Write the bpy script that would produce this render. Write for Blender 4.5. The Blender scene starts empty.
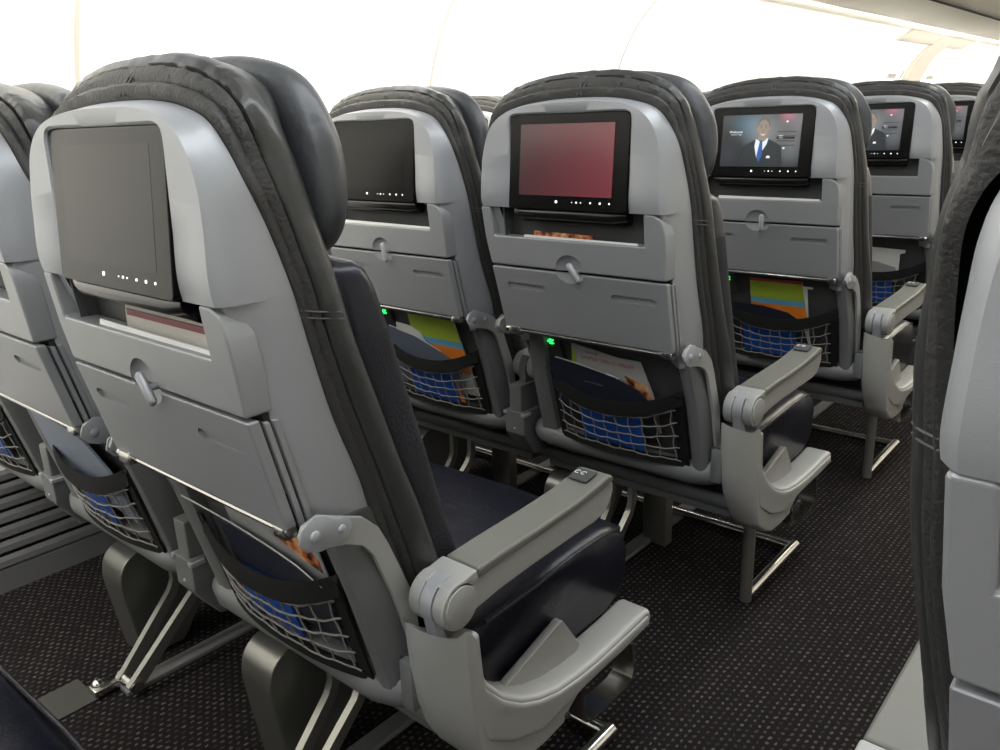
import bpy, bmesh, math, random
from mathutils import Vector, Matrix
random.seed(4)
C = bpy.context.scene.collection
D = bpy.data

# ------------------------------------------------------------------ camera, world, lights, exposure
CAMZ = 1.005
FPX = 820.3
yaw, pit, roll = math.radians(41.216), math.radians(17.288), math.radians(-2.047)
cy_, sy_, cp_, sp_ = math.cos(yaw), math.sin(yaw), math.cos(pit), math.sin(pit)
fwd = Vector((-sy_*cp_, cy_*cp_, -sp_)); rgt = Vector((cy_, sy_, 0)); upv = rgt.cross(fwd)
cr_, sr_ = math.cos(roll), math.sin(roll)
xr = rgt*cr_ + upv*sr_; yu = upv*cr_ - rgt*sr_
cam_d = D.cameras.new('camera'); cam = D.objects.new('camera', cam_d); C.objects.link(cam)
M = Matrix.Identity(4)
for i in range(3):
    M[i][0] = xr[i]; M[i][1] = yu[i]; M[i][2] = -fwd[i]
M[0][3], M[1][3], M[2][3] = 0, 0, CAMZ
cam.matrix_world = M
cam_d.sensor_width = 36; cam_d.lens = FPX/1000*36; cam_d.clip_start = 0.02
bpy.context.scene.camera = cam

w = D.worlds.new('world'); bpy.context.scene.world = w; w.use_nodes = True
w.node_tree.nodes['Background'].inputs[0].default_value = (0.95, 0.97, 1.0, 1)
w.node_tree.nodes['Background'].inputs[1].default_value = 0.6
vs = bpy.context.scene.view_settings
vs.view_transform = 'Standard'; vs.look = 'None'; vs.gamma = 1; vs.use_curve_mapping = False
vs.exposure = 1.55

def area(name, loc, size, energy, color, target):
    l = D.lights.new(name, 'AREA'); l.shape = 'RECTANGLE'; l.size, l.size_y = size
    l.energy = energy; l.color = color
    o = D.objects.new(name, l); C.objects.link(o); o.location = loc
    d = Vector(target) - Vector(loc)
    # local X along world Y (the strip runs down the cabin)
    z = -d.normalized(); x = Vector((0, 1, 0)); y = z.cross(x).normalized(); x = y.cross(z)
    m = Matrix((x, y, z)).transposed().to_4x4(); m.translation = Vector(loc)
    o.matrix_world = m
    return o
# strip lamps: under the bins onto the side wall, over the aisle, and the far side
area('sidewall_wash_light', (-1.60, 5.5, 1.478), (16, 0.10), 70, (1.0, 0.97, 0.90), (-2.02, 5.5, 1.0))
area('aisle_ceiling_light', (-0.36, -0.5, 2.02), (7, 0.35), 22, (0.92, 0.96, 1.0), (-0.36, -0.5, 0))
area('aisle_ceiling_light_forward', (-0.36, 8.0, 2.02), (9.6, 0.35), 46, (1.0, 0.93, 0.77), (-0.36, 8.0, 0))
area('far_side_wash_light', (0.9, 5.5, 1.478), (16, 0.10), 34, (1.0, 0.95, 0.88), (1.3, 5.5, 1.0))
area('galley_light_front', (-0.36, 12.5, 1.95), (2.0, 1.0), 30, (1.0, 0.97, 0.9), (-0.36, 12.6, 0))

# ------------------------------------------------------------------ materials
def mat(name, col, rough=0.5, metal=0.0, spec=0.5, emit=None, es=1.0, bump=None, coat=0, sheen=0):
    m = D.materials.new(name); m.use_nodes = True; nt = m.node_tree; b = nt.nodes['Principled BSDF']
    b.inputs['Base Color'].default_value = (*col, 1); b.inputs['Roughness'].default_value = rough
    b.inputs['Metallic'].default_value = metal; b.inputs['Specular IOR Level'].default_value = spec
    if coat: b.inputs['Coat Weight'].default_value = coat
    if emit: b.inputs['Emission Color'].default_value = (*emit, 1); b.inputs['Emission Strength'].default_value = es
    if bump:
        sc, st, det = bump
        tc = nt.nodes.new('ShaderNodeTexCoord'); n = nt.nodes.new('ShaderNodeTexNoise'); bp = nt.nodes.new('ShaderNodeBump')
        n.inputs['Scale'].default_value = sc; n.inputs['Detail'].default_value = det
        bp.inputs['Strength'].default_value = st; bp.inputs['Distance'].default_value = 0.004
        nt.links.new(tc.outputs['Object'], n.inputs['Vector']); nt.links.new(n.outputs['Fac'], bp.inputs['Height'])
        nt.links.new(bp.outputs['Normal'], b.inputs['Normal'])
    return m
silver = mat('silver_paint', (0.335, 0.345, 0.36), 0.42, 0.25, 0.5, bump=(900, 0.05, 1))
silver_d = mat('silver_paint_panel', (0.30, 0.308, 0.315), 0.42, 0.25, 0.5, bump=(900, 0.05, 1))
tray_m = mat('tray_grey', (0.27, 0.275, 0.285), 0.45, 0.2, 0.5, bump=(900, 0.05, 1))
arm_m = mat('arm_plastic', (0.325, 0.325, 0.31), 0.45, 0.15, 0.5, bump=(1200, 0.06, 1))
arm_pad = mat('arm_pad', (0.135, 0.135, 0.115), 0.42, 0.0, 0.5, bump=(1500, 0.15, 1))
hub_m = mat('hub_plastic', (0.34, 0.35, 0.37), 0.38, 0.25)
frame_grey = mat('frame_grey', (0.13, 0.135, 0.135), 0.5, 0.1, bump=(900, 0.05, 1))
panel_dark = mat('panel_dark', (0.045, 0.046, 0.047), 0.6, bump=(1200, 0.1, 1))
black_m = mat('black_plastic', (0.008, 0.008, 0.008), 0.22, spec=0.5)
glass_m = mat('screen_glass', (0.006, 0.0055, 0.005), 0.2, spec=0.2)
bezel_m = mat('bezel', (0.004, 0.004, 0.004), 0.24, spec=0.18)
niche_m = mat('niche_dark', (0.06, 0.06, 0.06), 0.6)
groove_m = mat('groove', (0.02, 0.02, 0.02), 0.8)
leather = mat('leather_charcoal', (0.034, 0.035, 0.034), 0.38, spec=0.6, bump=(60, 0.3, 4))
leather_r = mat('leather_ribbed', (0.036, 0.035, 0.033), 0.52, spec=0.5, bump=(260, 0.4, 4))
leather_h = mat('leather_head', (0.054, 0.057, 0.062), 0.42, spec=0.6, bump=(40, 0.45, 4))
navy = mat('leather_navy', (0.005, 0.0055, 0.012), 0.33, spec=0.32, bump=(35, 0.35, 4))
navy_side = mat('cloth_navy', (0.0045, 0.005, 0.010), 0.75, bump=(300, 0.3, 3))
stitch_m = mat('stitching', (0.09, 0.09, 0.085), 0.7)
chrome = mat('chrome', (0.62, 0.61, 0.58), 0.22, 1.0)
alu = mat('brushed_aluminium', (0.33, 0.33, 0.30), 0.35, 0.85)
pod_m = mat('pod_metal', (0.20, 0.20, 0.185), 0.33, 0.8)
net_m = mat('net_cord', (0.19, 0.18, 0.165), 0.8)
hem_m = mat('net_hem', (0.006, 0.006, 0.006), 0.8, spec=0.25)
paper_w = mat('paper_white', (0.72, 0.72, 0.70), 0.6)
paper_g = mat('paper_grey', (0.30, 0.30, 0.30), 0.5)
paper_navy = mat('paper_navy', (0.018, 0.022, 0.036), 0.30, spec=0.6)
paper_blue = mat('paper_blue', (0.01, 0.085, 0.42), 0.4)
paper_slate = mat('paper_slate', (0.10, 0.12, 0.16), 0.4)
red_m = mat('red_band', (0.16, 0.006, 0.02), 0.5)
lime_m = mat('print_lime', (0.35, 0.47, 0.04), 0.5)
sky_m = mat('print_sky', (0.13, 0.37, 0.55), 0.5)
orange_m = mat('print_orange', (0.75, 0.21, 0.02), 0.5)
redp_m = mat('print_red', (0.38, 0.05, 0.04), 0.5)
green_led = mat('green_led', (0, 0.2, 0.03), 0.4, emit=(0.02, 1.0, 0.12), es=0.8)
white_led = mat('white_led', (0.5, 0.5, 0.5), 0.4, emit=(1, 1, 1), es=0.5)
text_red = mat('text_red', (0.45, 0.10, 0.08), 0.6)
wall_m = mat('sidewall_white', (0.86, 0.85, 0.80), 0.5)
seam_m = mat('panel_seam', (0.35, 0.33, 0.29), 0.7)
bin_m = mat('bin_cream', (0.80, 0.76, 0.66), 0.5, bump=(14, 0.35, 4))
ceil_m = mat('ceiling_white', (0.75, 0.74, 0.70), 0.6)
pillar_m = mat('pillar_beige', (0.52, 0.47, 0.40), 0.6)
slat_m = mat('grille_slat', (0.12, 0.12, 0.12), 0.45, 0.2)
slatgap_m = mat('grille_gap', (0.008, 0.008, 0.008), 0.8)
base_m = mat('grille_base', (0.15, 0.15, 0.15), 0.45, 0.2)

def food_material():
    m = mat('food_print', (0.5, 0.2, 0.1), 0.5); nt = m.node_tree; b = nt.nodes['Principled BSDF']
    tc = nt.nodes.new('ShaderNodeTexCoord'); n = nt.nodes.new('ShaderNodeTexNoise'); n.inputs['Scale'].default_value = 60
    r = nt.nodes.new('ShaderNodeValToRGB'); e = r.color_ramp.elements
    e[0].position = 0.36; e[0].color = (0.04, 0.008, 0.004, 1); e[1].position = 0.66; e[1].color = (0.75, 0.45, 0.25, 1)
    x = e.new(0.5); x.color = (0.5, 0.13, 0.03, 1)
    nt.links.new(tc.outputs['Object'], n.inputs['Vector']); nt.links.new(n.outputs['Fac'], r.inputs[0]); nt.links.new(r.outputs[0], b.inputs['Base Color'])
    return m
food_m = food_material()

def carpet_material():
    m = mat('carpet', (0.02, 0.02, 0.02), 0.95, spec=0.1); nt = m.node_tree; b = nt.nodes['Principled BSDF']; N = nt.nodes.new; L = nt.links.new
    tc = N('ShaderNodeTexCoord'); sp = N('ShaderNodeSeparateXYZ'); L(tc.outputs['Object'], sp.inputs[0])
    def ma(op, a, bb=None):
        n = N('ShaderNodeMath'); n.operation = op
        for i, v in enumerate((a, bb)):
            if v is None: continue
            if isinstance(v, (int, float)): n.inputs[i].default_value = v
            else: L(v, n.inputs[i])
        return n.outputs[0]
    nz = N('ShaderNodeTexNoise'); nz.inputs['Scale'].default_value = 130; L(tc.outputs['Object'], nz.inputs['Vector'])
    wob = ma('MULTIPLY', ma('SUBTRACT', nz.outputs['Fac'], 0.5), 0.5)
    u = ma('ADD', ma('DIVIDE', sp.outputs['X'], 0.0125), wob); ui = ma('FLOOR', u)
    v = ma('ADD', ma('ADD', ma('DIVIDE', sp.outputs['Y'], 0.0150), ma('MULTIPLY', ui, 0.5)), wob); vi = ma('FLOOR', v)
    du = ma('ABSOLUTE', ma('SUBTRACT', ma('FRACT', u), 0.5)); dv = ma('ABSOLUTE', ma('SUBTRACT', ma('FRACT', v), 0.5))
    d = ma('ADD', ma('POWER', ma('DIVIDE', du, 0.20), 2), ma('POWER', ma('DIVIDE', dv, 0.26), 2))
    mask = ma('LESS_THAN', d, 1.0)
    cv = N('ShaderNodeCombineXYZ'); L(ui, cv.inputs[0]); L(vi, cv.inputs[1])
    wn = N('ShaderNodeTexWhiteNoise'); L(cv.outputs[0], wn.inputs[0])
    br = ma('MULTIPLY', mask, ma('ADD', ma('MULTIPLY', wn.outputs['Value'], 0.8), 0.2))
    mx = N('ShaderNodeMix'); mx.data_type = 'RGBA'; L(br, mx.inputs[0])
    mx.inputs[6].default_value = (0.0105, 0.0088, 0.0092, 1); mx.inputs[7].default_value = (0.100, 0.085, 0.080, 1)
    L(mx.outputs[2], b.inputs['Base Color'])
    bp = N('ShaderNodeBump'); bp.inputs['Strength'].default_value = 0.5; bp.inputs['Distance'].default_value = 0.003
    n2 = N('ShaderNodeTexNoise'); n2.inputs['Scale'].default_value = 500; L(tc.outputs['Object'], n2.inputs['Vector'])
    L(n2.outputs['Fac'], bp.inputs['Height']); L(bp.outputs['Normal'], b.inputs['Normal'])
    return m
carpet = carpet_material()

def emis(name, col, s=1.0):
    return mat(name, tuple(c*0.1 for c in col), 0.3, emit=col, es=s)
def screen_bg(name, colA, colB, s):
    # lit screen whose picture runs from one colour to another across its width
    m = mat(name, (0.01, 0.01, 0.01), 0.2); nt = m.node_tree; b = nt.nodes['Principled BSDF']; N = nt.nodes.new; L = nt.links.new
    tc = N('ShaderNodeTexCoord'); sp = N('ShaderNodeSeparateXYZ'); L(tc.outputs['Object'], sp.inputs[0])
    r = N('ShaderNodeMapRange'); L(sp.outputs['X'], r.inputs[0]); r.inputs[1].default_value = -0.11; r.inputs[2].default_value = 0.10
    mx = N('ShaderNodeMix'); mx.data_type = 'RGBA'; L(r.outputs[0], mx.inputs[0])
    mx.inputs[6].default_value = (*colA, 1); mx.inputs[7].default_value = (*colB, 1)
    L(mx.outputs[2], b.inputs['Emission Color']); b.inputs['Emission Strength'].default_value = s
    return m
scr_red = screen_bg('red_screen', (0.016, 0.005, 0.006), (0.058, 0.0095, 0.0135), 1.0)
def welcome_bg():
    m = mat('welcome_background', (0.01, 0.01, 0.01), 0.2); nt = m.node_tree; b = nt.nodes['Principled BSDF']; N = nt.nodes.new; L = nt.links.new
    tc = N('ShaderNodeTexCoord'); sp = N('ShaderNodeSeparateXYZ'); L(tc.outputs['Object'], sp.inputs[0])
    def blob(cx, cz, r, col, prev):
        v = N('ShaderNodeVectorMath'); v.operation = 'DISTANCE'
        cmb = N('ShaderNodeCombineXYZ'); L(sp.outputs['X'], cmb.inputs[0]); L(sp.outputs['Z'], cmb.inputs[2])
        L(cmb.outputs[0], v.inputs[0]); v.inputs[1].default_value = (cx, 0, cz)
        mr = N('ShaderNodeMapRange'); mr.interpolation_type = 'SMOOTHSTEP'; L(v.outputs['Value'], mr.inputs[0])
        mr.inputs[1].default_value = 0; mr.inputs[2].default_value = r; mr.inputs[3].default_value = 1; mr.inputs[4].default_value = 0
        mx = N('ShaderNodeMix'); mx.data_type = 'RGBA'; mx.blend_type = 'ADD'; L(mr.outputs[0], mx.inputs[0])
        L(prev, mx.inputs[6]); mx.inputs[7].default_value = (*col, 1); return mx.outputs[2]
    c = N('ShaderNodeRGB'); c.outputs[0].default_value = (0.05, 0.055, 0.06, 1); o = c.outputs[0]
    o = blob(0.0, 0.955, 0.07, (0.35, 0.38, 0.40), o); o = blob(-0.045, 0.975, 0.055, (0.03, 0.16, 0.26), o)
    o = blob(0.055, 0.998, 0.03, (0.7, 0.05, 0.15), o); o = blob(0.085, 0.98, 0.07, (0.30, 0.28, 0.30), o)
    o = blob(0.07, 0.915, 0.05, (0.20, 0.22, 0.23), o); o = blob(-0.09, 0.90, 0.05, (0.03, 0.035, 0.045), o)
    L(o, b.inputs['Emission Color']); b.inputs['Emission Strength'].default_value = 0.165
    return m
scr_welcome = welcome_bg()

# ------------------------------------------------------------------ mesh helpers
YO = 0.70            # seat origins sit at this depth of the row template
def add_mats(me, ms):
    for m in (ms if isinstance(ms, (list, tuple)) else [ms]): me.materials.append(m)
def finish(name, me, ms, parent=None, ang=35):
    add_mats(me, ms)
    for p in me.polygons: p.use_smooth = True
    me.set_sharp_from_angle(angle=math.radians(ang))
    o = D.objects.new(name, me); C.objects.link(o)
    if parent is not None: o.parent = parent
    if name in WN:
        m = o.modifiers.new('wn', 'WEIGHTED_NORMAL'); m.keep_sharp = True; m.weight = 80
    return o
WN = ('tray_table', 'lower_panel', 'tray_arm', 'monitor', 'side_shroud', 'shroud_fin', 'armrest', 'armrest_pad', 'hinge_link', 'armrest_post', 'equipment_pod')
def off(vs_, seat): return [(v[0], v[1]-YO, v[2]) for v in vs_] if seat else vs_
def raw(name, verts, faces, ms, parent=None, seat=False, ang=35, fm=None, sub=0):
    me = D.meshes.new(name); me.from_pydata(off(verts, seat), [], faces)
    bm = bmesh.new(); bm.from_mesh(me)
    bmesh.ops.remove_doubles(bm, verts=bm.verts, dist=1e-5)
    bmesh.ops.recalc_face_normals(bm, faces=bm.faces) if fm is None else None
    bm.to_mesh(me); bm.free()
    if fm is not None:
        for p, i in zip(me.polygons, fm): p.material_index = i
    return finish(name, me, ms, parent, ang)
class MB:
    """collects shapes into one mesh"""
    def __init__(s): s.bm = bmesh.new()
    def loft(s, rings, closed=True, caps=True, mi=0, loop=False):
        V = [[s.bm.verts.new(p) for p in r] for r in rings]
        n = len(rings[0]); R = list(zip(V[:-1], V[1:])) + ([(V[-1], V[0])] if loop else [])
        for a, b in R:
            for i in range(n if closed else n-1):
                j = (i+1) % n
                try: f = s.bm.faces.new((a[i], a[j], b[j], b[i])); f.material_index = mi
                except ValueError: pass
        if caps and closed and not loop:
            for r in (V[0], V[-1]):
                try: f = s.bm.faces.new(r); f.material_index = mi
                except ValueError: pass
        return s
    def merge(s, o):
        me = D.meshes.new('t'); o.to_mesh(me); o.free(); s.bm.from_mesh(me); D.meshes.remove(me); return s
    def box(s, x0, x1, y0, y1, z0, z1, bev=0.0, seg=2, mi=0, rot=None, piv=None):
        b = bmesh.new(); bmesh.ops.create_cube(b, size=1)
        for v in b.verts: v.co = Vector(((x0+x1)/2+v.co.x*(x1-x0), (y0+y1)/2+v.co.y*(y1-y0), (z0+z1)/2+v.co.z*(z1-z0)))
        if bev: bmesh.ops.bevel(b, geom=b.edges[:]+b.verts[:], offset=bev, segments=seg, affect='EDGES', profile=0.5)
        if rot is not None:
            p = Vector(piv) if piv else Vector(((x0+x1)/2, (y0+y1)/2, (z0+z1)/2))
            for v in b.verts: v.co = p + rot @ (v.co-p)
        for f in b.faces: f.material_index = mi
        return s.merge(b)
    def prism(s, poly, a0, a1, axis='x', bev=0.0, seg=2, mi=0, fn=None):
        """poly of 2D points: (y,z) for axis x, (x,z) for axis y, (x,y) for axis z"""
        b = bmesh.new()
        def P(p, a): return {'x': (a, p[0], p[1]), 'y': (p[0], a, p[1]), 'z': (p[0], p[1], a)}[axis]
        A = [b.verts.new(P(p, a0)) for p in poly]; B = [b.verts.new(P(p, a1)) for p in poly]
        n = len(poly); b.faces.new(A); b.faces.new(list(reversed(B)))
        for i in range(n): b.faces.new((A[i], B[i], B[(i+1) % n], A[(i+1) % n]))
        bmesh.ops.recalc_face_normals(b, faces=b.faces)
        if bev:
            b.edges.ensure_lookup_table()
            ed = [e for e in b.edges if len(e.link_faces) == 2 and e.link_faces[0].normal.angle(e.link_faces[1].normal, 0) > 0.5]
            bmesh.ops.bevel(b, geom=ed, offset=bev, segments=seg, affect='EDGES', profile=0.5, clamp_overlap=True)
        if fn:
            for v in b.verts: v.co = Vector(fn(*v.co))
        for f in b.faces: f.material_index = mi
        return s.merge(b)
    def tube(s, path, r, n=10, mi=0, closed=False, flat=1.0):
        path = [Vector(p) for p in path]; rings = []; up = None
        for i, p in enumerate(path):
            if closed: t = (path[(i+1) % len(path)] - path[i-1]).normalized()
            else: t = (path[min(i+1, len(path)-1)] - path[max(i-1, 0)]).normalized()
            if up is None:
                up = Vector((0, 0, 1)) if abs(t.z) < 0.9 else Vector((0, 1, 0))
            a = t.cross(up).normalized(); up = a.cross(t).normalized()
            rr = r[i] if isinstance(r, (list, tuple)) else r
            rings.append([tuple(p + (a*math.cos(q)*flat + up*math.sin(q))*rr) for q in [2*math.pi*k/n for k in range(n)]])
        return s.loft(rings, True, True, mi, loop=closed)
    def cyl(s, c, r, a0, a1, axis='x', n=32, bev=0.0, mi=0):
        poly = [(c[0]+r*math.cos(2*math.pi*k/n), c[1]+r*math.sin(2*math.pi*k/n)) for k in range(n)]
        return s.prism(poly, a0, a1, axis, bev, 2, mi)
    def sphere(s, c, r, sc=(1, 1, 1), mi=0, u=16, v=10):
        b = bmesh.new(); bmesh.ops.create_uvsphere(b, u_segments=u, v_segments=v, radius=r)
        for q in b.verts: q.co = Vector((c[0]+q.co.x*sc[0], c[1]+q.co.y*sc[1], c[2]+q.co.z*sc[2]))
        for f in b.faces: f.material_index = mi
        return s.merge(b)
    def map(s, fn):
        for v in s.bm.verts: v.co = Vector(fn(*v.co))
        return s
    def mirror(s):
        for v in s.bm.verts: v.co.x = -v.co.x
        bmesh.ops.reverse_faces(s.bm, faces=s.bm.faces[:]); return s
    def build(s, name, ms, parent=None, seat=True, ang=35):
        bmesh.ops.remove_doubles(s.bm, verts=s.bm.verts, dist=1e-6)
        bmesh.ops.recalc_face_normals(s.bm, faces=s.bm.faces)
        if seat:
            for v in s.bm.verts: v.co.y -= YO
        me = D.meshes.new(name); s.bm.to_mesh(me); s.bm.free()
        return finish(name, me, ms, parent, ang)
def lerp(a, b, t): return a+(b-a)*t
def interp(xs, ys, x):
    if x <= xs[0]: return ys[0]
    for i in range(len(xs)-1):
        if x <= xs[i+1]: return lerp(ys[i], ys[i+1], (x-xs[i])/(xs[i+1]-xs[i]))
    return ys[-1]
def cr(keys, t):
    n = len(keys)-1; i = min(int(t), n-1); f = t-i
    p0 = keys[max(i-1, 0)]; p1 = keys[i]; p2 = keys[i+1]; p3 = keys[min(i+2, n)]
    return tuple(0.5*((2*b)+(-a+c)*f+(2*a-5*b+4*c-d)*f*f+(-a+3*b-3*c+d)*f**3) for a, b, c, d in zip(p0, p1, p2, p3))
def spl(keys, n): return [cr(keys, (len(keys)-1)*k/(n-1)) for k in range(n)]
def boolean(o, cutters):
    for c in cutters:
        m = o.modifiers.new('b', 'BOOLEAN'); m.object = c; m.operation = 'DIFFERENCE'; m.solver = 'EXACT'
    dg = bpy.context.evaluated_depsgraph_get(); dg.update()
    me = D.meshes.new_from_object(o.evaluated_get(dg)); o.modifiers.clear(); old = o.data; o.data = me
    for p in me.polygons: p.use_smooth = True
    me.set_sharp_from_angle(angle=math.radians(30))
def kill(*os):
    for o in os: D.objects.remove(o, do_unlink=True)
def text_mesh(name, body, size, m, parent=None):
    cu = D.curves.new(name, 'FONT'); cu.body = body; cu.size = size; cu.align_x = 'CENTER'; cu.align_y = 'CENTER'; cu.extrude = 0.0001
    o = D.objects.new(name, cu); C.objects.link(o); dg = bpy.context.evaluated_depsgraph_get(); dg.update()
    me = D.meshes.new_from_object(o.evaluated_get(dg)); D.objects.remove(o, do_unlink=True)
    me.materials.clear(); me.materials.append(m)
    return me
def empty(name, loc, label, cat, group=None):
    o = D.objects.new(name, None); C.objects.link(o); o.location = loc; o.empty_display_size = 0.1
    tag(o, label, cat, group); return o
def tag(o, label, cat, group=None):
    o['label'] = label; o['category'] = cat
    if group: o['group'] = group
    return o
def struct(o): o['kind'] = 'structure'; return o

# ------------------------------------------------------------------ setting: floor, wall, ceiling
Y0, Y1 = -4.2, 13.2
fl = MB().box(-2.2, 1.5, Y0, Y1, -0.04, 0.0).build('floor', carpet, seat=False); struct(fl)
prof = [(-2.10, 0.22), (-2.125, 0.45), (-2.15, 0.75), (-2.15, 0.95), (-2.125, 1.10), (-2.085, 1.22), (-2.02, 1.34), (-1.93, 1.44), (-1.83, 1.50), (-1.74, 1.53)]
prof = spl(prof, 28)
def wall_x(z): return interp([p[1] for p in prof], [p[0] for p in prof], z)
outer = [(x-0.06, z+0.01) for x, z in prof]
def shell_wall(name, y0, y1, m, dx=0.0, zmin=None, zmax=None, th=0.06):
    pp = [p for p in prof if (zmin is None or p[1] >= zmin-1e-6) and (zmax is None or p[1] <= zmax+1e-6)]
    mb = MB(); rings = []
    for y in (y0, y1): rings.append([(x+dx, y, z) for x, z in pp] + [(x+dx-th, y, z) for x, z in reversed(pp)])
    mb.loft(rings); return mb
struct(shell_wall('wall_left', Y0, Y1, wall_m).build('wall_left', wall_m, seat=False, ang=60))
# right hand side of the cabin, same section mirrored about the aisle
mb = shell_wall('wall_right', Y0, Y1, wall_m); mb.map(lambda x, y, z: (-0.72-x, y, z)); struct(mb.build('wall_right', wall_m, seat=False, ang=60))
mb = MB().box(1.34, 1.45, Y0, Y1, 0.0, 0.24, 0.01); o = mb.build('baseboard_right', base_m, seat=False); struct(o)
# panel seams down the curved side wall
for i, y in enumerate((0.925, 2.11, 3.25)):
    mb = shell_wall('trim', y-0.006, y+0.006, seam_m, dx=0.0015, zmin=0.5, zmax=1.47, th=0.004)
    struct(mb.build('trim_%d' % (i+1), seam_m, seat=False))
# overhead bins (long line of doors), aisle ceiling
mb = MB(); bp = [(-1.79, 1.50), (-1.72, 1.488), (-1.50, 1.482), (-1.225, 1.49), (-1.12, 1.53), (-1.03, 1.62), (-1.00, 1.74), (-1.02, 1.88), (-1.10, 2.0), (-1.9, 2.0), (-1.9, 1.52)]
k = 0
for bi, y0 in enumerate([Y0 + 1.85*i for i in range(4, 10)]):
    mb = MB(); mb.loft([[(x, y, z) for x, z in bp] for y in (y0+0.004, min(y0+1.846, Y1-0.02))])
    o = mb.build('overhead_bin', bin_m, seat=False, ang=40)
    o.data.transform(Matrix.Translation((1.4, -y0-0.92, -1.49))); o.location = (-1.4, y0+0.92, 1.49)
    tag(o, ('nearest overhead bin, above the first seat rows', 'second overhead bin from the camera', 'third overhead bin from the camera', 'fourth overhead bin, top right of the photo', 'fifth overhead bin, far along the ceiling', 'farthest overhead bin, beside the front wall')[bi], 'overhead bin', 'overhead bins above the window side seats')
    s = MB().box(-1.226, -1.216, y0+0.004, min(y0+1.846, Y1-0.02), 1.484, 1.4915).build('lip_seal', groove_m, o, seat=False)
    s.data.transform(Matrix.Translation((1.4, -y0-0.92, -1.49)))
mb = MB(); mb.loft([[(-0.72-x, y, z) for x, z in bp] for y in (Y0, Y1)]); struct(mb.build('trim_6', ceil_m, seat=False, ang=40))
struct(MB().box(-1.9, 1.2, Y0, Y1, 2.06, 2.10).build('ceiling', ceil_m, seat=False))
# forward bulkhead and the wall behind the camera
struct(MB().box(-2.2, 1.5, Y1, Y1+0.05, 0, 2.1).build('wall_front', wall_m, seat=False))
struct(MB().box(-2.2, 1.5, Y0-0.05, Y0, 0, 2.1).build('wall_back', wall_m, seat=False))
# ribbed air-return grille along the foot of the side wall
g = MB(); n = 7
gx0, gz0, gx1, gz1 = -1.985, 0.055, -2.115, 0.245
for i in range(n):
    t0, t1 = i/n, (i+0.76)/n
    a = Vector((lerp(gx0, gx1, t0), 0, lerp(gz0, gz1, t0))); b_ = Vector((lerp(gx0, gx1, t1), 0, lerp(gz0, gz1, t1)))
    nrm = Vector((gz1-gz0, 0, -(gx1-gx0))).normalized()
    pr = [(a-nrm*0.006), (a+nrm*0.010), (a*0.5+b_*0.5+nrm*0.014), (b_+nrm*0.010), (b_-nrm*0.006)]
    g.loft([[(p.x, y, p.z) for p in pr] for y in (Y0, 8.0)])
grille = g.build('trim_7', slat_m, seat=False, ang=30); struct(grille)
mb = MB(); mb.loft([[(-1.99, y, 0.04), (-2.13, y, 0.245), (-2.16, y, 0.245), (-2.16, y, 0.0), (-1.99, y, 0)] for y in (Y0, 8.0)]); struct(mb.build('trim_8', slatgap_m, seat=False))
struct(MB().prism([(-1.975, 0.0), (-1.978, 0.052), (-1.99, 0.060), (-2.03, 0.06), (-2.03, 0.0)], Y0, 8.0, 'y', 0.0).map(lambda x, y, z: (x, y, z)).build('baseboard_left', base_m, seat=False))
# seat-track covers let into the carpet
for i, x in enumerate((-1.405, -0.935)):
    struct(MB().box(x-0.018, x+0.018, 0.5, 8.0, -0.002, 0.011, 0.004).build('trim_%d' % (9+i), base_m, seat=False))
struct(MB().prism([(-1.515, 0.375), (-1.425, 0.375), (-1.425, 0.462), (-1.515, 0.462)], -0.001, 0.003, 'z').build('trim_11', mat('floor_plate', (.05, .048, .044), .6), seat=False))
# far windows either side of a wall rib
def on_wall(y, z, d): return (wall_x(z)+d, y, z)
def wall_patch(y0a, y1a, z0, z1, d, shear=0.0, n=8, th=0.02):
    mb = MB(); rings = []
    for k in range(n+1):
        z = lerp(z0, z1, k/n); x = wall_x(z)+d; s = shear*(z-z0)
        rings.append([(x, y0a+s, z), (x, y1a+s, z), (x-th, y1a+s, z), (x-th, y0a+s, z)])
    return mb.loft(rings)
rib = wall_patch(7.40, 7.82, 1.0, 1.50, .03, 0.0, 12, .05); rib.loft([[(wall_x(z)+.028, y, z) for y in (6.55, 8.35)]+[(wall_x(z)-.02, y, z) for y in (8.35, 6.55)] for z in (1.445, 1.465, 1.485, 1.505)])
struct(rib.build('trim_12', pillar_m, seat=False, ang=50))
win_glow = mat('window_daylight', (0.8, 0.8, 0.8), 0.4, emit=(0.95, 0.98, 1.0), es=2.2)
for i_, (ya, yb) in enumerate(((6.86, 7.30), (7.92, 8.34))):
    fr = struct(wall_patch(ya-.03, yb+.03, 0.98, 1.425, .006, 0.0, 10, .03).build('window_%d' % (i_+1), pillar_m if i_ == 5 else wall_m, seat=False))
    wall_patch(ya, yb, 1.01, 1.405, .010, 0.0, 10, .03).build('pane', win_glow, fr, seat=False)
    wall_patch(ya-.02, yb, 1.262, 1.268, .016, 0.0, 2, .01).build('shade_edge', seam_m, fr, seat=False)
    wall_patch(yb-.035, yb, 1.20, 1.262, .016, 0.0, 4, .01).build('shade_catch', seam_m, fr, seat=False)
    wall_patch(ya+.08, ya+.30, 1.205, 1.24, .016, 0.0, 4, .01).build('shade_handle', seam_m, fr, seat=False)

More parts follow.
